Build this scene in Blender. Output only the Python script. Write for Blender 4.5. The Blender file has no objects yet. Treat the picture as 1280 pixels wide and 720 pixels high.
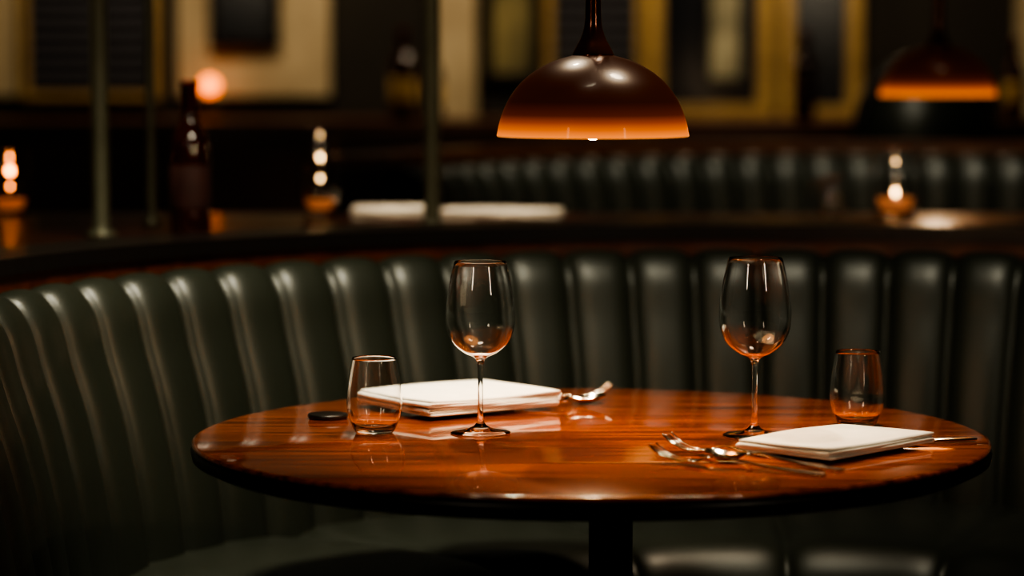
import bpy, bmesh, math, random
from mathutils import Vector, Matrix
random.seed(4)
S = bpy.context.scene
D = bpy.data
try:
    S.view_settings.look = 'AgX - High Contrast'
    S.view_settings.exposure = 0.15
except Exception as ex:
    print(ex)

# ------------------------------------------------------------ materials
def mat(name, col, rough=.5, metal=0, coat=0, coat_r=.1, trans=0, ior=1.45, emis=None, es=0, spec=.5,
        noise=None, bump=0, bscale=200):
    m = D.materials.new(name); m.use_nodes = True
    nt = m.node_tree; p = nt.nodes['Principled BSDF']
    p.inputs['Base Color'].default_value = col
    p.inputs['Roughness'].default_value = rough
    p.inputs['Metallic'].default_value = metal
    p.inputs['Coat Weight'].default_value = coat
    p.inputs['Coat Roughness'].default_value = coat_r
    p.inputs['Transmission Weight'].default_value = trans
    p.inputs['IOR'].default_value = ior
    p.inputs['Specular IOR Level'].default_value = spec
    if emis:
        p.inputs['Emission Color'].default_value = emis
        p.inputs['Emission Strength'].default_value = es
    if noise:
        tc = nt.nodes.new('ShaderNodeTexCoord')
        n = nt.nodes.new('ShaderNodeTexNoise'); n.inputs['Scale'].default_value = noise[0]
        n.inputs['Detail'].default_value = 5
        r = nt.nodes.new('ShaderNodeValToRGB')
        r.color_ramp.elements[0].position = .3; r.color_ramp.elements[1].position = .7
        r.color_ramp.elements[0].color = noise[1]; r.color_ramp.elements[1].color = col
        nt.links.new(tc.outputs['Object'], n.inputs['Vector'])
        nt.links.new(n.outputs['Fac'], r.inputs['Fac'])
        nt.links.new(r.outputs['Color'], p.inputs['Base Color'])
    if bump:
        tc = nt.nodes.new('ShaderNodeTexCoord')
        n = nt.nodes.new('ShaderNodeTexNoise'); n.inputs['Scale'].default_value = bscale
        b = nt.nodes.new('ShaderNodeBump'); b.inputs['Strength'].default_value = bump
        b.inputs['Distance'].default_value = .002
        nt.links.new(tc.outputs['Object'], n.inputs['Vector'])
        nt.links.new(n.outputs['Fac'], b.inputs['Height'])
        nt.links.new(b.outputs['Normal'], p.inputs['Normal'])
    return m

def wood(name, c1, c2, rough=.25, coat=.5, scale=6, stretch=(1, 12, 12), spec=.5, coat_r=.08, p0=.3, p1=.68):
    m = D.materials.new(name); m.use_nodes = True
    nt = m.node_tree; p = nt.nodes['Principled BSDF']
    tc = nt.nodes.new('ShaderNodeTexCoord'); mp = nt.nodes.new('ShaderNodeMapping')
    mp.inputs['Scale'].default_value = stretch
    n = nt.nodes.new('ShaderNodeTexNoise'); n.inputs['Scale'].default_value = scale
    n.inputs['Detail'].default_value = 8; n.inputs['Roughness'].default_value = .6
    n.inputs['Distortion'].default_value = .4
    r = nt.nodes.new('ShaderNodeValToRGB')
    r.color_ramp.elements[0].position = p0; r.color_ramp.elements[1].position = p1
    r.color_ramp.elements[0].color = c1; r.color_ramp.elements[1].color = c2
    b = nt.nodes.new('ShaderNodeBump'); b.inputs['Strength'].default_value = .03
    b.inputs['Distance'].default_value = .002
    L = nt.links.new
    L(tc.outputs['Object'], mp.inputs['Vector']); L(mp.outputs['Vector'], n.inputs['Vector'])
    L(n.outputs['Fac'], r.inputs['Fac']); L(r.outputs['Color'], p.inputs['Base Color'])
    L(n.outputs['Fac'], b.inputs['Height']); L(b.outputs['Normal'], p.inputs['Normal'])
    p.inputs['Roughness'].default_value = rough
    p.inputs['Coat Weight'].default_value = coat; p.inputs['Coat Roughness'].default_value = coat_r
    p.inputs['Specular IOR Level'].default_value = spec
    return m

M_table = wood('table_veneer', (.13, .019, .0035, 1), (.52, .112, .02, 1), rough=.24, coat=1, coat_r=.025, scale=3, stretch=(1, 26, 26), p0=.38, p1=.60)
M_dark = mat('black_lacquer', (.008, .006, .005, 1), .35)
M_vinyl = mat('green_black_vinyl', (.0185, .0208, .0150, 1), .42, spec=.55, noise=(3, (.0130, .0152, .0108, 1)), bump=.2, bscale=260)
M_glass = mat('clear_glass', (1, 1, 1, 1), 0, trans=1, ior=1.45)
M_linen = mat('white_linen', (.78, .75, .68, 1), .9, noise=(40, (.70, .67, .60, 1)), bump=.5, bscale=900)
M_steel = mat('stainless_steel', (.80, .76, .68, 1), .14, metal=1, bump=.03, bscale=80)
M_counter = wood('counter_wood', (.028, .006, .002, 1), (.08, .018, .005, 1), rough=.4, coat=.2, scale=4)
M_bar = wood('bar_wood', (.05, .014, .005, 1), (.10, .03, .010, 1), rough=.4, coat=.2, scale=3)
M_pole = mat('bronze_pole', (.13, .13, .09, 1), .4, metal=.3, noise=(8, (.09, .09, .06, 1)))
M_bottle = mat('dark_bottle_glass', (.022, .006, .004, 1), .08, coat=1, coat_r=.03, noise=(10, (.035, .007, .004, 1)))
M_foil = mat('bottle_foil', (.12, .014, .009, 1), .3, metal=.6, noise=(20, (.06, .007, .005, 1)))
M_label = mat('bottle_label', (.6, .42, .16, 1), .7, noise=(30, (.4, .25, .08, 1)))
M_labeld = mat('bottle_label_dark', (.05, .016, .013, 1), .7, noise=(30, (.03, .010, .008, 1)))
M_floor = wood('floor_boards', (.02, .010, .006, 1), (.045, .022, .012, 1), rough=.4, coat=.1, scale=2)
M_wall = mat('dark_wall_paint', (.022, .018, .012, 1), .8, noise=(4, (.014, .012, .008, 1)))
M_cream = mat('cream_plaster', (.50, .42, .27, 1), .8, noise=(3, (.28, .22, .13, 1)))
M_ceil = mat('ceiling_paint', (.02, .018, .015, 1), .9, noise=(3, (.015, .013, .011, 1)))
M_gold = wood('golden_oak_frame', (.26, .17, .065, 1), (.46, .32, .13, 1), rough=.4, coat=.2, scale=4)
M_night = mat('night_window_glass', (.010, .012, .016, 1), .15, noise=(2, (.02, .02, .022, 1)))
M_blind = mat('blind_slats', (.05, .052, .062, 1), .6, noise=(5, (.03, .03, .038, 1)))
M_base_glow = mat('painted_base_glow', (.8, .4, .2, 1), .6, emis=(1, .30, .10, 1), es=.22, noise=(20, (.7, .35, .18, 1)))  # emission stands in for light caught in the glass base
M_bead = mat('bokeh_bead_glow', (1, .6, .2, 1), .5, emis=(1, .60, .27, 1), es=45)  # glow of added beads that stand in for highlights in glassware
M_bead_o = mat('bokeh_bead_glow_deep', (1, .5, .2, 1), .5, emis=(1, .27, .05, 1), es=28)  # deeper orange glow for the same added beads
M_bulb = mat('bulb_glow', (1, .9, .7, 1), .5, emis=(1, .74, .45, 1), es=12)
M_sconce = mat('sconce_glow', (1, .5, .1, 1), .5, emis=(1, .18, .008, 1), es=4.5)
M_poster = mat('poster_print', (.26, .22, .10, 1), .7, noise=(4, (.02, .022, .014, 1)))
M_print = mat('pale_print', (.45, .42, .28, 1), .7, noise=(5, (.05, .05, .03, 1)))

# ------------------------------------------------------------ helpers
COL = S.collection
def link(name, me, m=None, parent=None, smooth=True, loc=(0, 0, 0), rot=(0, 0, 0)):
    o = D.objects.new(name, me); COL.objects.link(o)
    if m and len(me.materials) == 0: me.materials.append(m)
    if smooth:
        for p in me.polygons: p.use_smooth = True
    o.location = loc; o.rotation_euler = rot
    if parent: o.parent = parent
    return o

def empty(name, loc=(0, 0, 0), rz=0):
    e = D.objects.new(name, None); e.empty_display_size = .05
    COL.objects.link(e); e.location = loc; e.rotation_euler = (0, 0, rz); return e

def from_bm(bm, name, m, parent=None, smooth=True, **k):
    bmesh.ops.recalc_face_normals(bm, faces=bm.faces[:])
    me = D.meshes.new(name); bm.to_mesh(me); bm.free()
    return link(name, me, m, parent, smooth, **k)

def catmull(pts, n=5):
    out = []
    P = [pts[0]] + list(pts) + [pts[-1]]
    for i in range(1, len(P)-2):
        a, b, c, d = [Vector(q) for q in P[i-1:i+3]]
        for k in range(n):
            t = k/n
            out.append(tuple(.5*((2*b)+(c-a)*t+(2*a-5*b+4*c-d)*t*t+(-a+3*b-3*c+d)*t**3)))
    out.append(tuple(pts[-1])); return out

def lathe_bm(prof, seg=64, bm=None):
    bm = bm or bmesh.new(); rings = []
    for r, z in prof:
        if r < 1e-4: rings.append([bm.verts.new((0, 0, z))])
        else: rings.append([bm.verts.new((r*math.cos(2*math.pi*i/seg), r*math.sin(2*math.pi*i/seg), z)) for i in range(seg)])
    for a, b in zip(rings, rings[1:]):
        for i in range(seg):
            j = (i+1) % seg
            if len(a) == 1 and len(b) > 1: bm.faces.new((a[0], b[i], b[j]))
            elif len(b) == 1 and len(a) > 1: bm.faces.new((a[i], b[0], a[j]))
            elif len(a) > 1: bm.faces.new((a[i], b[i], b[j], a[j]))
    return bm

def lathe(name, prof, m, parent=None, seg=64, **k):
    return from_bm(lathe_bm(prof, seg), name, m, parent, **k)

def box(name, x0, x1, y0, y1, z0, z1, m, parent=None, bev=.004):
    bm = bmesh.new(); bmesh.ops.create_cube(bm, size=1)
    cx, cy, cz = (x0+x1)/2, (y0+y1)/2, (z0+z1)/2
    for v in bm.verts: v.co = Vector((v.co.x*(x1-x0), v.co.y*(y1-y0), v.co.z*(z1-z0)))
    if bev: bmesh.ops.bevel(bm, geom=bm.edges[:], offset=bev, segments=2, affect='EDGES')
    return from_bm(bm, name, m, parent, smooth=False, loc=(cx, cy, cz))

def tube(name, pts, r, m, parent=None, cyclic=False):
    c = D.curves.new(name, 'CURVE'); c.dimensions = '3D'; c.bevel_depth = r; c.bevel_resolution = 5
    c.use_fill_caps = True
    s = c.splines.new('POLY'); s.points.add(len(pts)-1)
    for q, p in zip(s.points, pts): q.co = (*p, 1)
    s.use_cyclic_u = cyclic
    o = D.objects.new(name, c); COL.objects.link(o)
    dg = bpy.context.evaluated_depsgraph_get()
    me = D.meshes.new_from_object(o.evaluated_get(dg)); D.objects.remove(o)
    me.materials.clear()
    return link(name, me, m, parent)

# ------------------------------------------------------------ room shell
RX0, RX1, RY0, RY1, H = -4.2, 4.2, -2.2, 9.6, 2.8
box('floor', RX0, RX1, RY0, RY1, -.1, 0, M_floor, bev=0)
box('ceiling', RX0, RX1, RY0, RY1, H, H+.1, M_ceil, bev=0)
box('wall_back', RX0, RX1, RY1, RY1+.12, 0, H, M_wall, bev=0)
box('wall_left', RX0-.12, RX0, RY0, RY1, 0, H, M_wall, bev=0)
box('wall_right', RX1, RX1+.12, RY0, RY1, 0, H, M_wall, bev=0)
box('wall_front', RX0, RX1, RY0-.12, RY0, 0, H, M_wall, bev=0)
box('baseboard_back', RX0, RX1, RY1-.02, RY1, 0, .14, M_dark)
k = 0
for a, b, z0 in ((-1.14, -.62, 1.11), (-2.2, -1.68, 1.11), (-.27, -.12, 1.0), (1.72, 2.0, 1.0)):
    k += 1
    box('trim_%d' % k, a, b, RY1-.03, RY1, z0, 1.66, M_cream)

def window(name, x0, x1, z0, z1, fw, blinds=False):
    e = empty(name, (0, 0, 0)); y1 = RY1; y0 = RY1-.06
    box('frame_l', x0, x0+fw, y0, y1, z0, z1, M_gold, e)
    box('frame_r', x1-fw, x1, y0, y1, z0, z1, M_gold, e)
    box('frame_t', x0+fw, x1-fw, y0, y1, z1-fw, z1, M_gold, e)
    box('frame_b', x0+fw, x1-fw, y0, y1, z0, z0+fw, M_gold, e)
    box('pane', x0+fw, x1-fw, y1-.02, y1-.01, z0+fw, z1-fw, M_night, e, bev=0)
    if blinds:
        z = z0+fw+.02
        while z < z1-fw-.02:
            box('slat', x0+fw, x1-fw, y1-.045, y1-.025, z, z+.03, M_blind, e, bev=0); z += .045
    return e
window('window_1', .46, .89, 1.03, 2.2, .055)
window('window_2', .11, .45, 1.09, 2.2, .03, True)
window('window_3', .91, 1.19, 1.03, 2.2, .05)
window('window_4', -1.67, -1.2, 1.1, 2.2, .025, True)

def picture(name, x0, x1, z0, z1, fm, pm, y=RY1-.03, fw=.03):
    e = empty(name)
    box('frame_l', x0, x0+fw, y-.03, y, z0, z1, fm, e); box('frame_r', x1-fw, x1, y-.03, y, z0, z1, fm, e)
    box('frame_t', x0+fw, x1-fw, y-.03, y, z1-fw, z1, fm, e); box('frame_b', x0+fw, x1-fw, y-.03, y, z0, z0+fw, fm, e)
    box('print', x0+fw, x1-fw, y-.015, y-.005, z0+fw, z1-fw, pm, e, bev=0)
picture('framed_picture', -1.03, -.79, 1.28, 1.64, M_dark, M_night)
picture('framed_poster', -.10, .10, 1.16, 1.75, M_dark, M_poster, y=RY1)
picture('framed_picture', .66, .79, 1.16, 1.5, M_dark, M_print, y=RY1-.03, fw=.015)

# ------------------------------------------------------------ booths
# arc around the centre; past -90 degrees the run continues straight toward the room
def P(th, r, z, R, x0=0, y0=0):
    if th < -math.pi/2: return (x0-r, y0+(th+math.pi/2)*R, z)
    return (x0+r*math.sin(th), y0+r*math.cos(th), z)

def booth(name, cx, cy, R, ztop, zs, th0, th1, chan=.1, sfac=4.4):
    e = empty(name, (cx, cy, 0))
    pr = catmull([(R-.13, zs-.06), (R-.115, zs+.08), (R-.085, zs+.22), (R-.055, ztop-.10), (R-.038, ztop-.04),
                  (R-.015, ztop-.010), (R+.010, ztop-.006), (R+.03, ztop-.03), (R+.034, ztop-.10)], 5)
    nch = round((th1-th0)/chan); sub = 16
    bm = bmesh.new(); cols = []
    for i in range(nch*sub+1):
        th = th0+(th1-th0)*i/(nch*sub)
        u = (i % sub)/sub*2-1
        bul = .026*(max(0, 1-abs(u)**2.6))**.5
        col = []
        for j, (r, z) in enumerate(pr):
            a = pr[max(0, j-1)]; b = pr[min(len(pr)-1, j+1)]
            t = Vector((b[0]-a[0], b[1]-a[1])).normalized()
            nrm = Vector((-t.y, t.x))
            f = j/(len(pr)-1)
            k = bul*(1 if f < .62 else max(.0, 1-(f-.62)*3.2))
            col.append(bm.verts.new(P(th, r+nrm.x*k, z+nrm.y*k, R)))
        cols.append(col)
    for a, b in zip(cols, cols[1:]):
        for j in range(len(a)-1): bm.faces.new((a[j], a[j+1], b[j+1], b[j]))
    from_bm(bm, 'channel_back', M_vinyl, e)
    n = 96
    def shell(prof, nm):
        bm = bmesh.new(); rows = []
        for i in range(n+1):
            th = th0+(th1-th0)*i/n
            rows.append([bm.verts.new(P(th, r, z, R)) for r, z in prof])
        for a, b in zip(rows, rows[1:]):
            for j in range(len(prof)):
                q = (j+1) % len(prof); bm.faces.new((a[j], a[q], b[q], b[j]))
        bm.faces.new(rows[0]); bm.faces.new(rows[-1])
        from_bm(bm, nm, M_dark, e, smooth=False)
    shell([(R+.032, 0), (R+.032, ztop-.05), (R+.004, ztop-.03), (R-.04, ztop-.1), (R-.10, zs+.1), (R-.10, 0)], 'shell')
    ri = R-.62
    ps = catmull([(ri+.02, zs-.16), (ri, zs-.12), (ri-.005, zs-.06), (ri+.03, zs-.012), (ri+.12, zs), (ri+.3, zs), (R-.13, zs-.012), (R-.10, zs-.03)], 5)
    nch2 = max(1, round((th1-th0)/(chan*sfac))); cols = []; bm = bmesh.new(); sb = 40
    for i in range(nch2*sb+1):
        th = th0+(th1-th0)*i/(nch2*sb); u = (i % sb)/sb*2-1
        bul = .024*(max(0, 1-abs(u)**5))**.5
        col = []
        for j, (r, z) in enumerate(ps):
            a = ps[max(0, j-1)]; b = ps[min(len(ps)-1, j+1)]
            t = Vector((b[0]-a[0], b[1]-a[1])).normalized(); nn = Vector((-t.y, t.x))
            col.append(bm.verts.new(P(th, r+nn.x*bul, z+nn.y*bul, R)))
        cols.append(col)
    for a, b in zip(cols, cols[1:]):
        for j in range(len(a)-1): bm.faces.new((a[j], a[j+1], b[j+1], b[j]))
    from_bm(bm, 'seat_cushion', M_vinyl, e)
    shell([(ri+.05, 0), (ri+.05, zs-.10), (ri+.1, zs-.04), (R-.10, zs-.04), (R-.10, 0)], 'plinth')
    return e

BX, BY, BR = .40, 3.75, 1.155
T0, T1 = math.radians(-125), math.radians(105)
booth('curved_booth', BX, BY, BR, .897, .48, T0, T1)
booth('curved_booth', .9, 6.05, 1.15, .985, .5, math.radians(-80), math.radians(75), chan=.085)

def ring_prism(bm, cx, cy, r0, outer, z0, z1, th0, th1, n=120, R=1.155):
    rows = []
    for i in range(n+1):
        th = th0+(th1-th0)*i/n
        ro = outer(th)
        rows.append([bm.verts.new(P(th, r, z, R, cx, cy)) for r, z in ((r0, z0), (r0, z1), (ro, z1), (ro, z0))])
    for a, b in zip(rows, rows[1:]):
        for j in range(4):
            q = (j+1) % 4; bm.faces.new((a[j], a[q], b[q], b[j]))
    bm.faces.new(rows[0]); bm.faces.new(rows[-1])

def rect_out(cx, cy, x0, x1, y1):
    def f(th):
        if th < -math.pi/2: return cx-x0
        s, c = math.sin(th), math.cos(th); t = 9
        if s > 1e-4: t = min(t, (x1-cx)/s)
        if s < -1e-4: t = min(t, (x0-cx)/s)
        if c > 1e-4: t = min(t, (y1-cy)/c)
        return t
    return f
e = empty('partition_counter')
bm = bmesh.new(); ring_prism(bm, BX, BY, 1.205, rect_out(BX, BY, -1.68, 2.38, 5.72), 0, .895, T0, T1)
from_bm(bm, 'partition_body', M_dark, e, smooth=False)
bm = bmesh.new(); ring_prism(bm, BX, BY, 1.205, rect_out(BX, BY, -1.75, 2.45, 5.8), .896, .925, T0, T1)
from_bm(bm, 'counter_top', M_counter, e, smooth=False)
bm = bmesh.new(); ring_prism(bm, BX, BY, 1.198, lambda t: 1.36, .9255, .950, T0, T1)
o = from_bm(bm, 'cap_rail', M_dark, e, smooth=False)
e = empty('booth_ledge')
bm = bmesh.new(); ring_prism(bm, .9, 6.05, 1.2, lambda t: 1.34, 0, 1.0, math.radians(-80), math.radians(75))
from_bm(bm, 'ledge_body', M_dark, e, smooth=False)
bm = bmesh.new(); ring_prism(bm, .9, 6.05, 1.19, lambda t: 1.37, 1.001, 1.025, math.radians(-80), math.radians(75))
from_bm(bm, 'ledge_cap', M_bar, e, smooth=False)

e = empty('bar_counter')
box('bar_front', -3.2, 1.6, 8.42, 8.95, 0, 1.01, M_bar, e)
box('bar_top', -3.25, 1.65, 8.35, 9.0, 1.01, 1.055, M_bar, e)
for i in range(9): box('panel_mould', -3.1+i*.52, -2.66+i*.52, 8.40, 8.42, .15, .9, M_bar, e)

def pole(x, y, z, r):
    lathe('support_pole', [(0, 0), (r*1.9, 0), (r*1.9, .008), (r*1.15, .014), (r, .02), (r, H-z-.021), (r*1.9, H-z-.012), (r*1.9, H-z), (0, H-z)], M_pole, seg=32, loc=(x, y, z))
pole(-.150, 5.25, .925, .0155); pole(-.735, 5.0, .925, .0155); pole(-.69, 5.35, .925, .009)

# ------------------------------------------------------------ tables
def table(x, y, R, px=0):
    e = empty('round_table', (x, y, 0))
    lathe('table_top', [(0, .748), (.2*R, .748), (R-.006, .748), (R-.002, .747), (R-.001, .744), (R-.004, .741), (0, .741)], M_table, e, seg=160)
    lathe('table_edge', [(0, .7409), (R-.004, .7409), (R, .736), (R-.002, .726), (R-.02, .717), (R-.05, .713), (0, .713)], M_dark, e, seg=160)
    lathe('pedestal', [(0, .04), (.045, .04), (.03, .07), (.029, .66), (.034, .69), (.10, .7), (.10, .7129), (0, .7129)], M_dark, e, seg=48, loc=(px, 0, 0))
    lathe('pedestal_base', [(0, 0), (.24, 0), (.24, .012), (.20, .024), (.06, .034), (.05, .041), (0, .041)], M_dark, e, seg=64, loc=(px, 0, 0))
    return e
TX, TY, TZ = .103, 3.675, .748
table(TX, TY, .525, .028)
table(.95, 6.25, .42)

# ------------------------------------------------------------ glassware
def wine_glass(x, y, z, s=1.0):
    o = catmull([(.0405, .0012), (.036, .003), (.016, .0062), (.0065, .012), (.0040, .022), (.0034, .045), (.0034, .075), (.0042, .092), (.0085, .1005),
                 (.022, .107), (.036, .119), (.0435, .134), (.0462, .150), (.0452, .170), (.0412, .198), (.0345, .228)], 4)
    i = catmull([(.0338, .228), (.0405, .198), (.0445, .170), (.0455, .150), (.0428, .135), (.0353, .1198), (.0215, .1080), (.008, .1025), (0.0, .102)], 4)
    prof = [(0, 0), (.040, 0)] + o + [(.0341, .2286)] + i
    prof = [(max(0, r)*s, zz*s) for r, zz in prof]; prof[-1] = (0, prof[-1][1])
    return lathe('wine_glass', prof, M_glass, seg=72, loc=(x, y, z))

def tumbler_prof(s=1.0):
    o = catmull([(.0265, .002), (.0315, .012), (.0365, .028), (.0378, .042), (.0362, .064), (.0328, .086), (.0300, .102)], 4)
    i = catmull([(.0292, .102), (.0319, .086), (.0353, .064), (.0368, .042), (.0353, .0275), (.0285, .0105), (.015, .0065), (0, .006)], 4)
    prof = [(0, .001), (.018, .001), (.022, 0), (.025, .0005)] + o + [(.0296, .1025)] + i
    prof = [(max(0, r)*s, zz*s) for r, zz in prof]; prof[-1] = (0, prof[-1][1]); return prof
def tumbler(x, y, z, s=1.0):
    return lathe('water_glass', tumbler_prof(s), M_glass, seg=64, loc=(x, y, z))

GZ = TZ+.0004
wine_glass(-.042, 3.70, GZ); wine_glass(.320, 3.67, GZ, 1.03)
tumbler(-.183, 3.70, GZ, .98); tumbler(.469, 3.78, GZ, .98)
wine_glass(.70, 6.2, .7485); wine_glass(1.2, 6.3, .7485)

def bokeh_glass(x, y, z, s, sc_h=1.0, beads=((0, .05, .004),), fm=None):
    """glass with added glowing base and beads that blur into light spots (dx, height, radius)"""
    e = empty('bokeh_glass_holder', (x, y, z))
    lathe('glass', [(r, zz*sc_h) for r, zz in tumbler_prof(s)], M_glass, e, seg=48)
    b = .0066*s*sc_h+.0006
    lathe('glow_base', [(0, b), (.019*s, b), (.022*s, b+.006), (.028*s, b+.022*s), (.015*s, b+.021*s), (0, b+.020*s)], M_base_glow, e, seg=32)
    for dx, h, r in beads:
        tube('bead_stem', [(dx, 0, b+.02*s), (dx, 0, h)], .0008, M_dark, e)
        lathe('bokeh_bead', [(0, h-r)] + [(r*math.sin(a*math.pi/10), h-r*1.2*math.cos(a*math.pi/10)) for a in range(1, 10)] + [(0, h+r*1.2)], fm or M_bead, e, seg=16)
bokeh_glass(.770, 5.62, .9254, 1.36, 1.0, ((-.014, .052, .0045), (.016, .047, .0035), (.004, .112, .0022)))
bokeh_glass(-.385, 5.62, .9254, 1.1, 1.6, ((-.014, .078, .0032), (.010, .120, .004), (-.002, .165, .0018)))
bokeh_glass(-1.015, 5.66, .9254, 1.15, 1.15, ((-.008, .092, .007), (.010, .120, .0030), (-.02, .06, .003)), M_bead_o)
tumbler(.650, 5.70, .9254, .76)

# ------------------------------------------------------------ bottles
def bottle(name, x, y, z, s=1.0, lab=M_labeld, w=1.0):
    e = empty(name, (x, y, z))
    pr = catmull([(.033, .001), (.0365, .006), (.0370, .03), (.0372, .10), (.0370, .165), (.034, .186), (.024, .205), (.0160, .222), (.0143, .245), (.0140, .275), (.0140, .279)], 5)
    pr = [(0, .006), (.02, .003), (.028, 0)] + pr + [(.0160, .280), (.0162, .287), (.0145, .290), (.0110, .290), (0, .288)]
    lathe('glass', [(r*s*w, zz*s) for r, zz in pr], M_bottle, e, seg=48)
    lathe('label', [(.0378*s*w, .055*s), (.0381*s*w, .056*s), (.0381*s*w, .134*s), (.0378*s*w, .135*s)], lab, e, seg=48)
    lathe('capsule', [(.0146*s*w, .235*s), (.0152*s*w, .236*s), (.0150*s*w, .279*s), (.0170*s*w, .281*s), (.0172*s*w, .2885*s), (.0150*s*w, .2915*s), (0, .2916*s)], M_foil, e, seg=40)
bottle('wine_bottle', -.574, 5.0, .9252, .96)
bottle('liquor_bottle', .890, 8.55, 1.0552, .92)
bottle('liquor_bottle', -.335, 8.6, 1.0552, .95, M_label, 1.1)
bottle('liquor_bottle', -.245, 8.72, 1.0552, .8, M_label)
bottle('liquor_bottle', 1.56, 8.7, 1.0552, .85, M_label)

# ------------------------------------------------------------ napkins
def napkin(name, cx, cy, z, w, d, rz, layers=5, h=.0031, n=14, seed=1):
    rnd = random.Random(seed)
    path = []
    for L in range(layers):
        zz = h*.5+L*h; sgn = 1 if L % 2 == 0 else -1
        a = w/2 - rnd.random()*.003
        for i in range(17):
            x = (-a+2*a*i/16)*sgn
            path.append((x, zz+.0012*L/layers*math.sin(3*x/w+L)))
        if L < layers-1:
            for q in range(1, 4):
                an = -math.pi/2+math.pi*q/4
                path.append((sgn*(a+h*.5*math.cos(an)), zz+h*.5+h*.5*math.sin(an)))
    bm = bmesh.new(); rows = []
    for i in range(n+1):
        y = -d/2+d*i/n; row = []
        for k, (x, zz) in enumerate(path):
            f = zz/(layers*h)
            row.append(bm.verts.new((x+.0015*math.sin(y*30+f*5), y*(1-.012*f)+.002*math.sin(x*20+f*9), zz+f*.0015*math.sin(x*22+y*17))))
        rows.append(row)
    for a, b in zip(rows, rows[1:]):
        for j in range(len(path)-1): bm.faces.new((a[j], a[j+1], b[j+1], b[j]))
    o = from_bm(bm, name, M_linen, loc=(cx, cy, z), rot=(0, 0, rz))
    md = o.modifiers.new('thick', 'SOLIDIFY'); md.thickness = h*.82; md.offset = 0
    return o
napkin('folded_napkin', -.078, 3.955, TZ+.0060, .222, .190, math.atan2(.15, .164)-.12, 6, .0036, seed=2)
napkin('folded_napkin', .412, 3.530, TZ+.0060, .222, .145, math.atan2(.192, .141)-.12, 4, .0033, seed=5)
napkin('folded_napkin', -.245, 5.62, .9258, .15, .18, .05, 6, .0035, seed=7)
napkin('folded_napkin', -.02, 5.60, .9258, .24, .18, -.05, 5, .0035, seed=8)

# ------------------------------------------------------------ cutlery
def strip(bm, secs, nx=6):
    rows = []
    for y, xc, hw, z, dish in secs:
        rows.append([bm.verts.new((xc+hw*(2*i/nx-1), y, z+dish*((2*i/nx-1)**2-1))) for i in range(nx+1)])
    for a, b in zip(rows, rows[1:]):
        for i in range(nx): bm.faces.new((a[i], a[i+1], b[i+1], b[i]))
    return rows

def cutlery(kind, x, y, z, rz, L=.205, zs=1.0):
    bm = bmesh.new(); s = L/.205
    handle = [(-.100, .0035, .002), (-.098, .0075, .002), (-.09, .0095, .002), (-.06, .0080, .003), (-.03, .0052, .006), (0, .0036, .010), (.02, .0032, .013), (.035, .0036, .012)]
    h3 = [(a, b, c*zs) for a, b, c in catmull(handle, 3)]
    if kind == 'fork':
        secs = [(a*s, 0, b, c, 0) for a, b, c in h3] + [(.042*s, 0, .0075, .0095*zs, .0008), (.048*s, 0, .0112, .0075*zs, .0018), (.056*s, 0, .0125, .0060*zs, .0022), (.062*s, 0, .0128, .0055*zs, .0022)]
        strip(bm, secs)
        for k in range(4):
            xc = -.0105+.007*k
            pz = [(.062, .0025, .0050), (.075, .0021, .0060), (.088, .0019, .0105), (.098, .0016, .0165), (.105, .0007, .023)]
            strip(bm, [(a*s, xc*(1-.05*(a-.062)/.04), b, c-(.0015 if k in (1, 2) else 0), 0) for a, b, c in catmull(pz, 2)], 2)
    elif kind == 'spoon':
        bowl = [(.042, .006, .0115, .0006), (.05, .0125, .0100, .003), (.06, .0175, .0092, .0062), (.072, .0205, .0090, .0075), (.085, .0195, .010, .0066), (.096, .0145, .0115, .004), (.102, .008, .0124, .0015), (.105, .0012, .0127, 0)]
        strip(bm, [(a*s, 0, b, c, 0) for a, b, c in h3] + [(a*s, 0, b*.9, c, d) for a, b, c, d in catmull(bowl, 3)], 8)
    else:
        kn = [(-.115, .004, .0025), (-.11, .0085, .0025), (-.06, .0085, .0025), (-.02, .0070, .0025), (0, .0065, .0025)]
        strip(bm, [(a*s, 0, b, c, 0) for a, b, c in catmull(kn, 3)] + [(.003*s, .001, .0095, .0023, 0), (.05*s, .001, .0105, .002, 0), (.085*s, .0005, .0095, .002, 0), (.105*s, -.002, .005, .002, 0), (.113*s, -.005, .001, .002, 0)])
    o = from_bm(bm, {'fork': 'dinner_fork', 'spoon': 'table_spoon', 'knife': 'table_knife'}[kind], M_steel, loc=(x, y, z), rot=(0, 0, rz))
    md = o.modifiers.new('t', 'SOLIDIFY'); md.thickness = .0020 if kind != 'knife' else .003; md.offset = 0
    md = o.modifiers.new('b', 'BEVEL'); md.width = .0005; md.segments = 2; md.limit_method = 'ANGLE'
    return o
cutlery('fork', .276, 3.366, TZ+.0008, math.radians(60), .232)
cutlery('fork', .290, 3.450, TZ+.0008, math.radians(52), .232)
cutlery('spoon', .322, 3.398, TZ+.0008, math.radians(57), .190)
cutlery('knife', .488, 3.583, TZ+.0008, math.radians(108), .215)
cutlery('fork', .046, 4.044, TZ+.0008, math.radians(-74), .2, .6)
cutlery('spoon', .046, 3.985, TZ+.0008, math.radians(-66), .19, .45)
lathe('dark_disc', [(0, 0), (.026, 0), (.028, .002), (.028, .005), (.0265, .0065), (.02, .005), (0, .005)], M_dark, seg=48, loc=(-.255, 3.85, TZ+.0004))  # thin dark disc near the table edge

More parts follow.
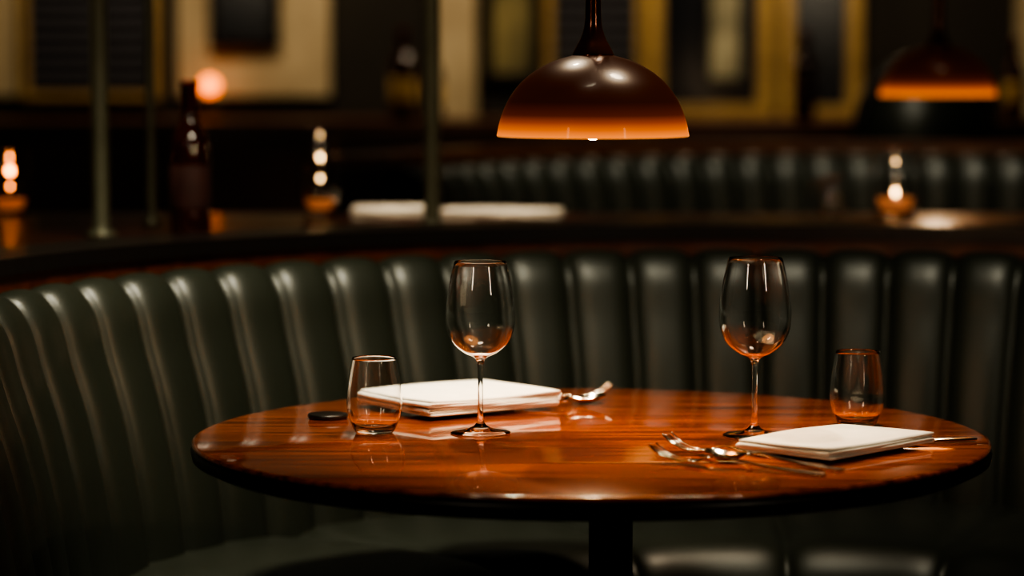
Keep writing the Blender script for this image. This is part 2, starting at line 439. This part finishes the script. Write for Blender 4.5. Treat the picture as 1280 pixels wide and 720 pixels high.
# ------------------------------------------------------------ pendant lamps
def shade_mat():
    m = D.materials.new('amber_glass_painted_glow'); m.use_nodes = True
    nt = m.node_tree; p = nt.nodes['Principled BSDF']; L = nt.links.new
    tc = nt.nodes.new('ShaderNodeTexCoord'); sp = nt.nodes.new('ShaderNodeSeparateXYZ')
    L(tc.outputs['Object'], sp.inputs[0])
    mr = nt.nodes.new('ShaderNodeMapRange'); mr.inputs['From Min'].default_value = 0; mr.inputs['From Max'].default_value = .10
    L(sp.outputs['Z'], mr.inputs['Value'])
    r = nt.nodes.new('ShaderNodeValToRGB'); cr = r.color_ramp
    cr.elements[0].position = 0; cr.elements[0].color = (1.0, .26, .03, 1)
    cr.elements[1].position = 1; cr.elements[1].color = (.014, .0025, .0008, 1)
    for q, c in ((.09, (.64, .14, .013, 1)), (.19, (.28, .048, .004, 1)), (.28, (.09, .014, .0014, 1)), (.45, (.028, .005, .001, 1))):
        a = cr.elements.new(q); a.color = c
    L(mr.outputs[0], r.inputs['Fac'])
    L(r.outputs['Color'], p.inputs['Emission Color']); p.inputs['Emission Strength'].default_value = 1.05  # bulb glow painted as emission, fading up the opaque shade
    p.inputs['Base Color'].default_value = (.012, .003, .001, 1); p.inputs['Roughness'].default_value = .33
    p.inputs['Specular IOR Level'].default_value = .12
    p.inputs['Coat Weight'].default_value = .07; p.inputs['Coat Roughness'].default_value = .05
    return m
M_shade = shade_mat()
M_inner = mat('shade_enamel', (.75, .42, .18, 1), .5, emis=(1, .4, .1, 1), es=.25, noise=(10, (.7, .4, .16, 1)))  # faint emission paints bulb light onto the lining
M_copper = mat('brown_copper', (.14, .035, .013, 1), .22, metal=.7, coat=.6, noise=(12, (.09, .022, .009, 1)))
def pendant(x, y, z, power, up=.003):
    e = empty('pendant_lamp', (x, y, z))
    o = catmull([(.1262, 0), (.1250, .006), (.1225, .018), (.117, .034), (.108, .052), (.094, .070), (.074, .086), (.050, .098), (.028, .1045), (.024, .1055)], 4)
    lathe('shade', o, M_shade, e, seg=96)
    i = [(r-.0025, zz-.0015 if zz > .09 else zz) for r, zz in o]
    lathe('shade_lining', [(o[0][0], 0), (o[0][0]-.001, -.0015), (i[0][0], 0)] + i + [(0, .103)], M_inner, e, seg=96)
    lathe('neck', catmull([(.0275, .104), (.0265, .108), (.0225, .116), (.0165, .127), (.0118, .142), (.0105, .16), (.0098, .20), (.0095, .26), (.0090, .30), (.0060, .32), (.0022, .33)], 4), M_copper, e, seg=40)
    tube('cord', [(0, 0, .325), (0, 0, H-z-.03)], .0022, M_dark, e)
    lathe('ceiling_rose', [(0, H-z-.035), (.02, H-z-.033), (.05, H-z-.012), (.052, H-z-.001), (0, H-z-.001)], M_copper, e, seg=40)
    lathe('bulb', [(r*.7, zz+up) for r, zz in catmull([(.011, .06), (.012, .045), (.020, .028), (.024, .012), (.020, 0), (.010, -.0075), (0, -.009)], 4)], M_bulb, e, seg=40)
    lathe('socket', [(.0115, .0545+up), (.015, .055+up), (.015, .095), (.02, .1), (0, .1005)], M_dark, e, seg=32)
    ld = D.lights.new('bulb_light', 'POINT'); ld.energy = power; ld.color = (1, .70, .42); ld.shadow_soft_size = .012
    lo = D.objects.new('bulb_light', ld); COL.objects.link(lo); lo.parent = e; lo.location = (0, 0, -.021)
    return e
pendant(.106, 3.675, 1.144, 4.0)
pendant(.922, 6.08, 1.163, 1.2, .012)

e = empty('wall_sconce', (-1.02, RY1-.03, 1.15))
lathe('globe', [(0, -.030)] + [(.030*math.sin(a*math.pi/12), -.030*math.cos(a*math.pi/12)) for a in range(1, 12)] + [(0, .030)], M_sconce, e, seg=32, loc=(0, -.10, 0))
tube('arm', [(0, 0, -.05), (0, -.05, -.06), (0, -.10, -.055), (0, -.10, -.029)], .006, M_pole, e)
lathe('backplate', [(0, 0), (.03, 0), (.03, .008), (0, .012)], M_pole, e, seg=24, loc=(0, 0, -.05), rot=(math.pi/2, 0, 0))

e = empty('bar_stool', (1.13, 7.85, 0))
for sx in (-1, 1):
    for sy in (-1, 1):
        tube('leg', [(sx*.2, sy*.2, 0), (sx*.15, sy*.15, .72)], .013, M_dark, e)
tube('foot_ring', [(.185*math.cos(a*math.pi/2+math.pi/4)*1.37, .185*math.sin(a*math.pi/2+math.pi/4)*1.37, .27) for a in range(4)], .009, M_dark, e, cyclic=True)
lathe('seat', catmull([(0, .72), (.2, .72), (.215, .74), (.21, .77), (.17, .785), (0, .79)], 4), M_vinyl, e, seg=48)
arch = [(.18*math.cos(math.pi*a/20), -.17, 1.04+.20*math.sin(math.pi*a/20)) for a in range(21)]
tube('back_frame', [(.17, -.12, .72)] + arch + [(-.17, -.12, .72)], .02, M_dark, e)
bm = bmesh.new()
f = [bm.verts.new((p[0]*.9, p[1], 1.04+(p[2]-1.04)*.9)) for p in arch] + [bm.verts.new((-.15, -.16, .88)), bm.verts.new((.15, -.16, .88))]
bm.faces.new(f)
o = from_bm(bm, 'back_pad', M_vinyl, e); md = o.modifiers.new('s', 'SOLIDIFY'); md.thickness = .03; md.offset = 0

# ------------------------------------------------------------ lights
def area(name, loc, target, size, power, col, sy=None):
    ld = D.lights.new(name, 'AREA'); ld.shape = 'RECTANGLE' if sy else 'DISK'; ld.size = size; ld.energy = power; ld.color = col
    if sy: ld.size_y = sy
    o = D.objects.new(name, ld); COL.objects.link(o); o.location = loc
    o.rotation_euler = (Vector(target)-Vector(loc)).to_track_quat('-Z', 'Y').to_euler(); return o
def spot(name, loc, target, ang, power, col, rad=.05, blend=.6):
    ld = D.lights.new(name, 'SPOT'); ld.spot_size = math.radians(ang); ld.spot_blend = blend
    ld.shadow_soft_size = rad; ld.energy = power; ld.color = col
    o = D.objects.new(name, ld); COL.objects.link(o); o.location = loc
    o.rotation_euler = (Vector(target)-Vector(loc)).to_track_quat('-Z', 'Y').to_euler(); return o
W = (1, .80, .56)
spot('ceiling_spot_table', (.60, 4.10, 2.72), (.26, 3.78, .75), 34, 250, W, .14, .9)
spot('added_rim_spot_glass', (-.15, 5.0, 2.72), (.12, 3.75, .85), 22, 150, W, .04)  # spot added from behind to put highlights on the glass rims
spot('ceiling_spot_booth', (-.05, 3.55, 2.72), (-.45, 4.35, .80), 50, 360, (1, .92, .70), .22, 1)
spot('ceiling_spot_right', (.55, 3.4, 2.72), (.65, 4.75, .80), 44, 125, (1, .92, .70), .18, 1)
area('ceiling_light_back', (-1.0, 8.7, 2.7), (-1.0, 9.6, 1.1), .4, 23, W)
area('ceiling_light_back_r', (.9, 8.7, 2.7), (.9, 9.6, 1.1), .4, 25, W)
spot('ceiling_spot_counter', (-.1, 5.4, 2.72), (-.1, 5.62, .92), 18, 130, W, .05)
spot('ceiling_spot_poles', (-.5, 4.3, 2.72), (-.3, 5.2, 1.15), 40, 40, W, .08, 1)
spot('added_rim_spot_bottle', (-1.3, 5.3, 2.72), (-.574, 5.0, 1.08), 12, 130, (1, .72, .45), .05, .8)  # extra spot added to bring out the bottle's edges
spot('ceiling_spot_counter_r', (1.0, 5.4, 2.72), (.7, 5.7, .9), 34, 20, W, .05)
spot('ceiling_spot_booth2', (.7, 6.0, 2.72), (.5, 7.2, .8), 64, 120, (1, .92, .70), .2)
# soft lights added out of view, for reflections in the glasses
area('glint_area_left', (-1.6, .9, 2.1), (0, 3.7, .8), .14, 8, (1, .85, .62), .7)
area('glint_area_right', (1.9, 1.3, 1.9), (.2, 3.7, .8), .12, 8, (1, .85, .62), .7)

w = D.worlds.new('World'); S.world = w; w.use_nodes = True
w.node_tree.nodes['Background'].inputs[0].default_value = (.02, .018, .014, 1)
w.node_tree.nodes['Background'].inputs[1].default_value = .2

# ------------------------------------------------------------ camera
cd = D.cameras.new('camera'); cam = D.objects.new('camera', cd); COL.objects.link(cam)
cam.location = (0, 0, 1.247); cam.rotation_euler = (math.radians(90-4.72), 0, 0)
cd.sensor_width = 36; cd.lens = 98.44; cd.clip_end = 60
cd.dof.use_dof = True; cd.dof.focus_distance = 3.68; cd.dof.aperture_fstop = 2.0
S.camera = cam
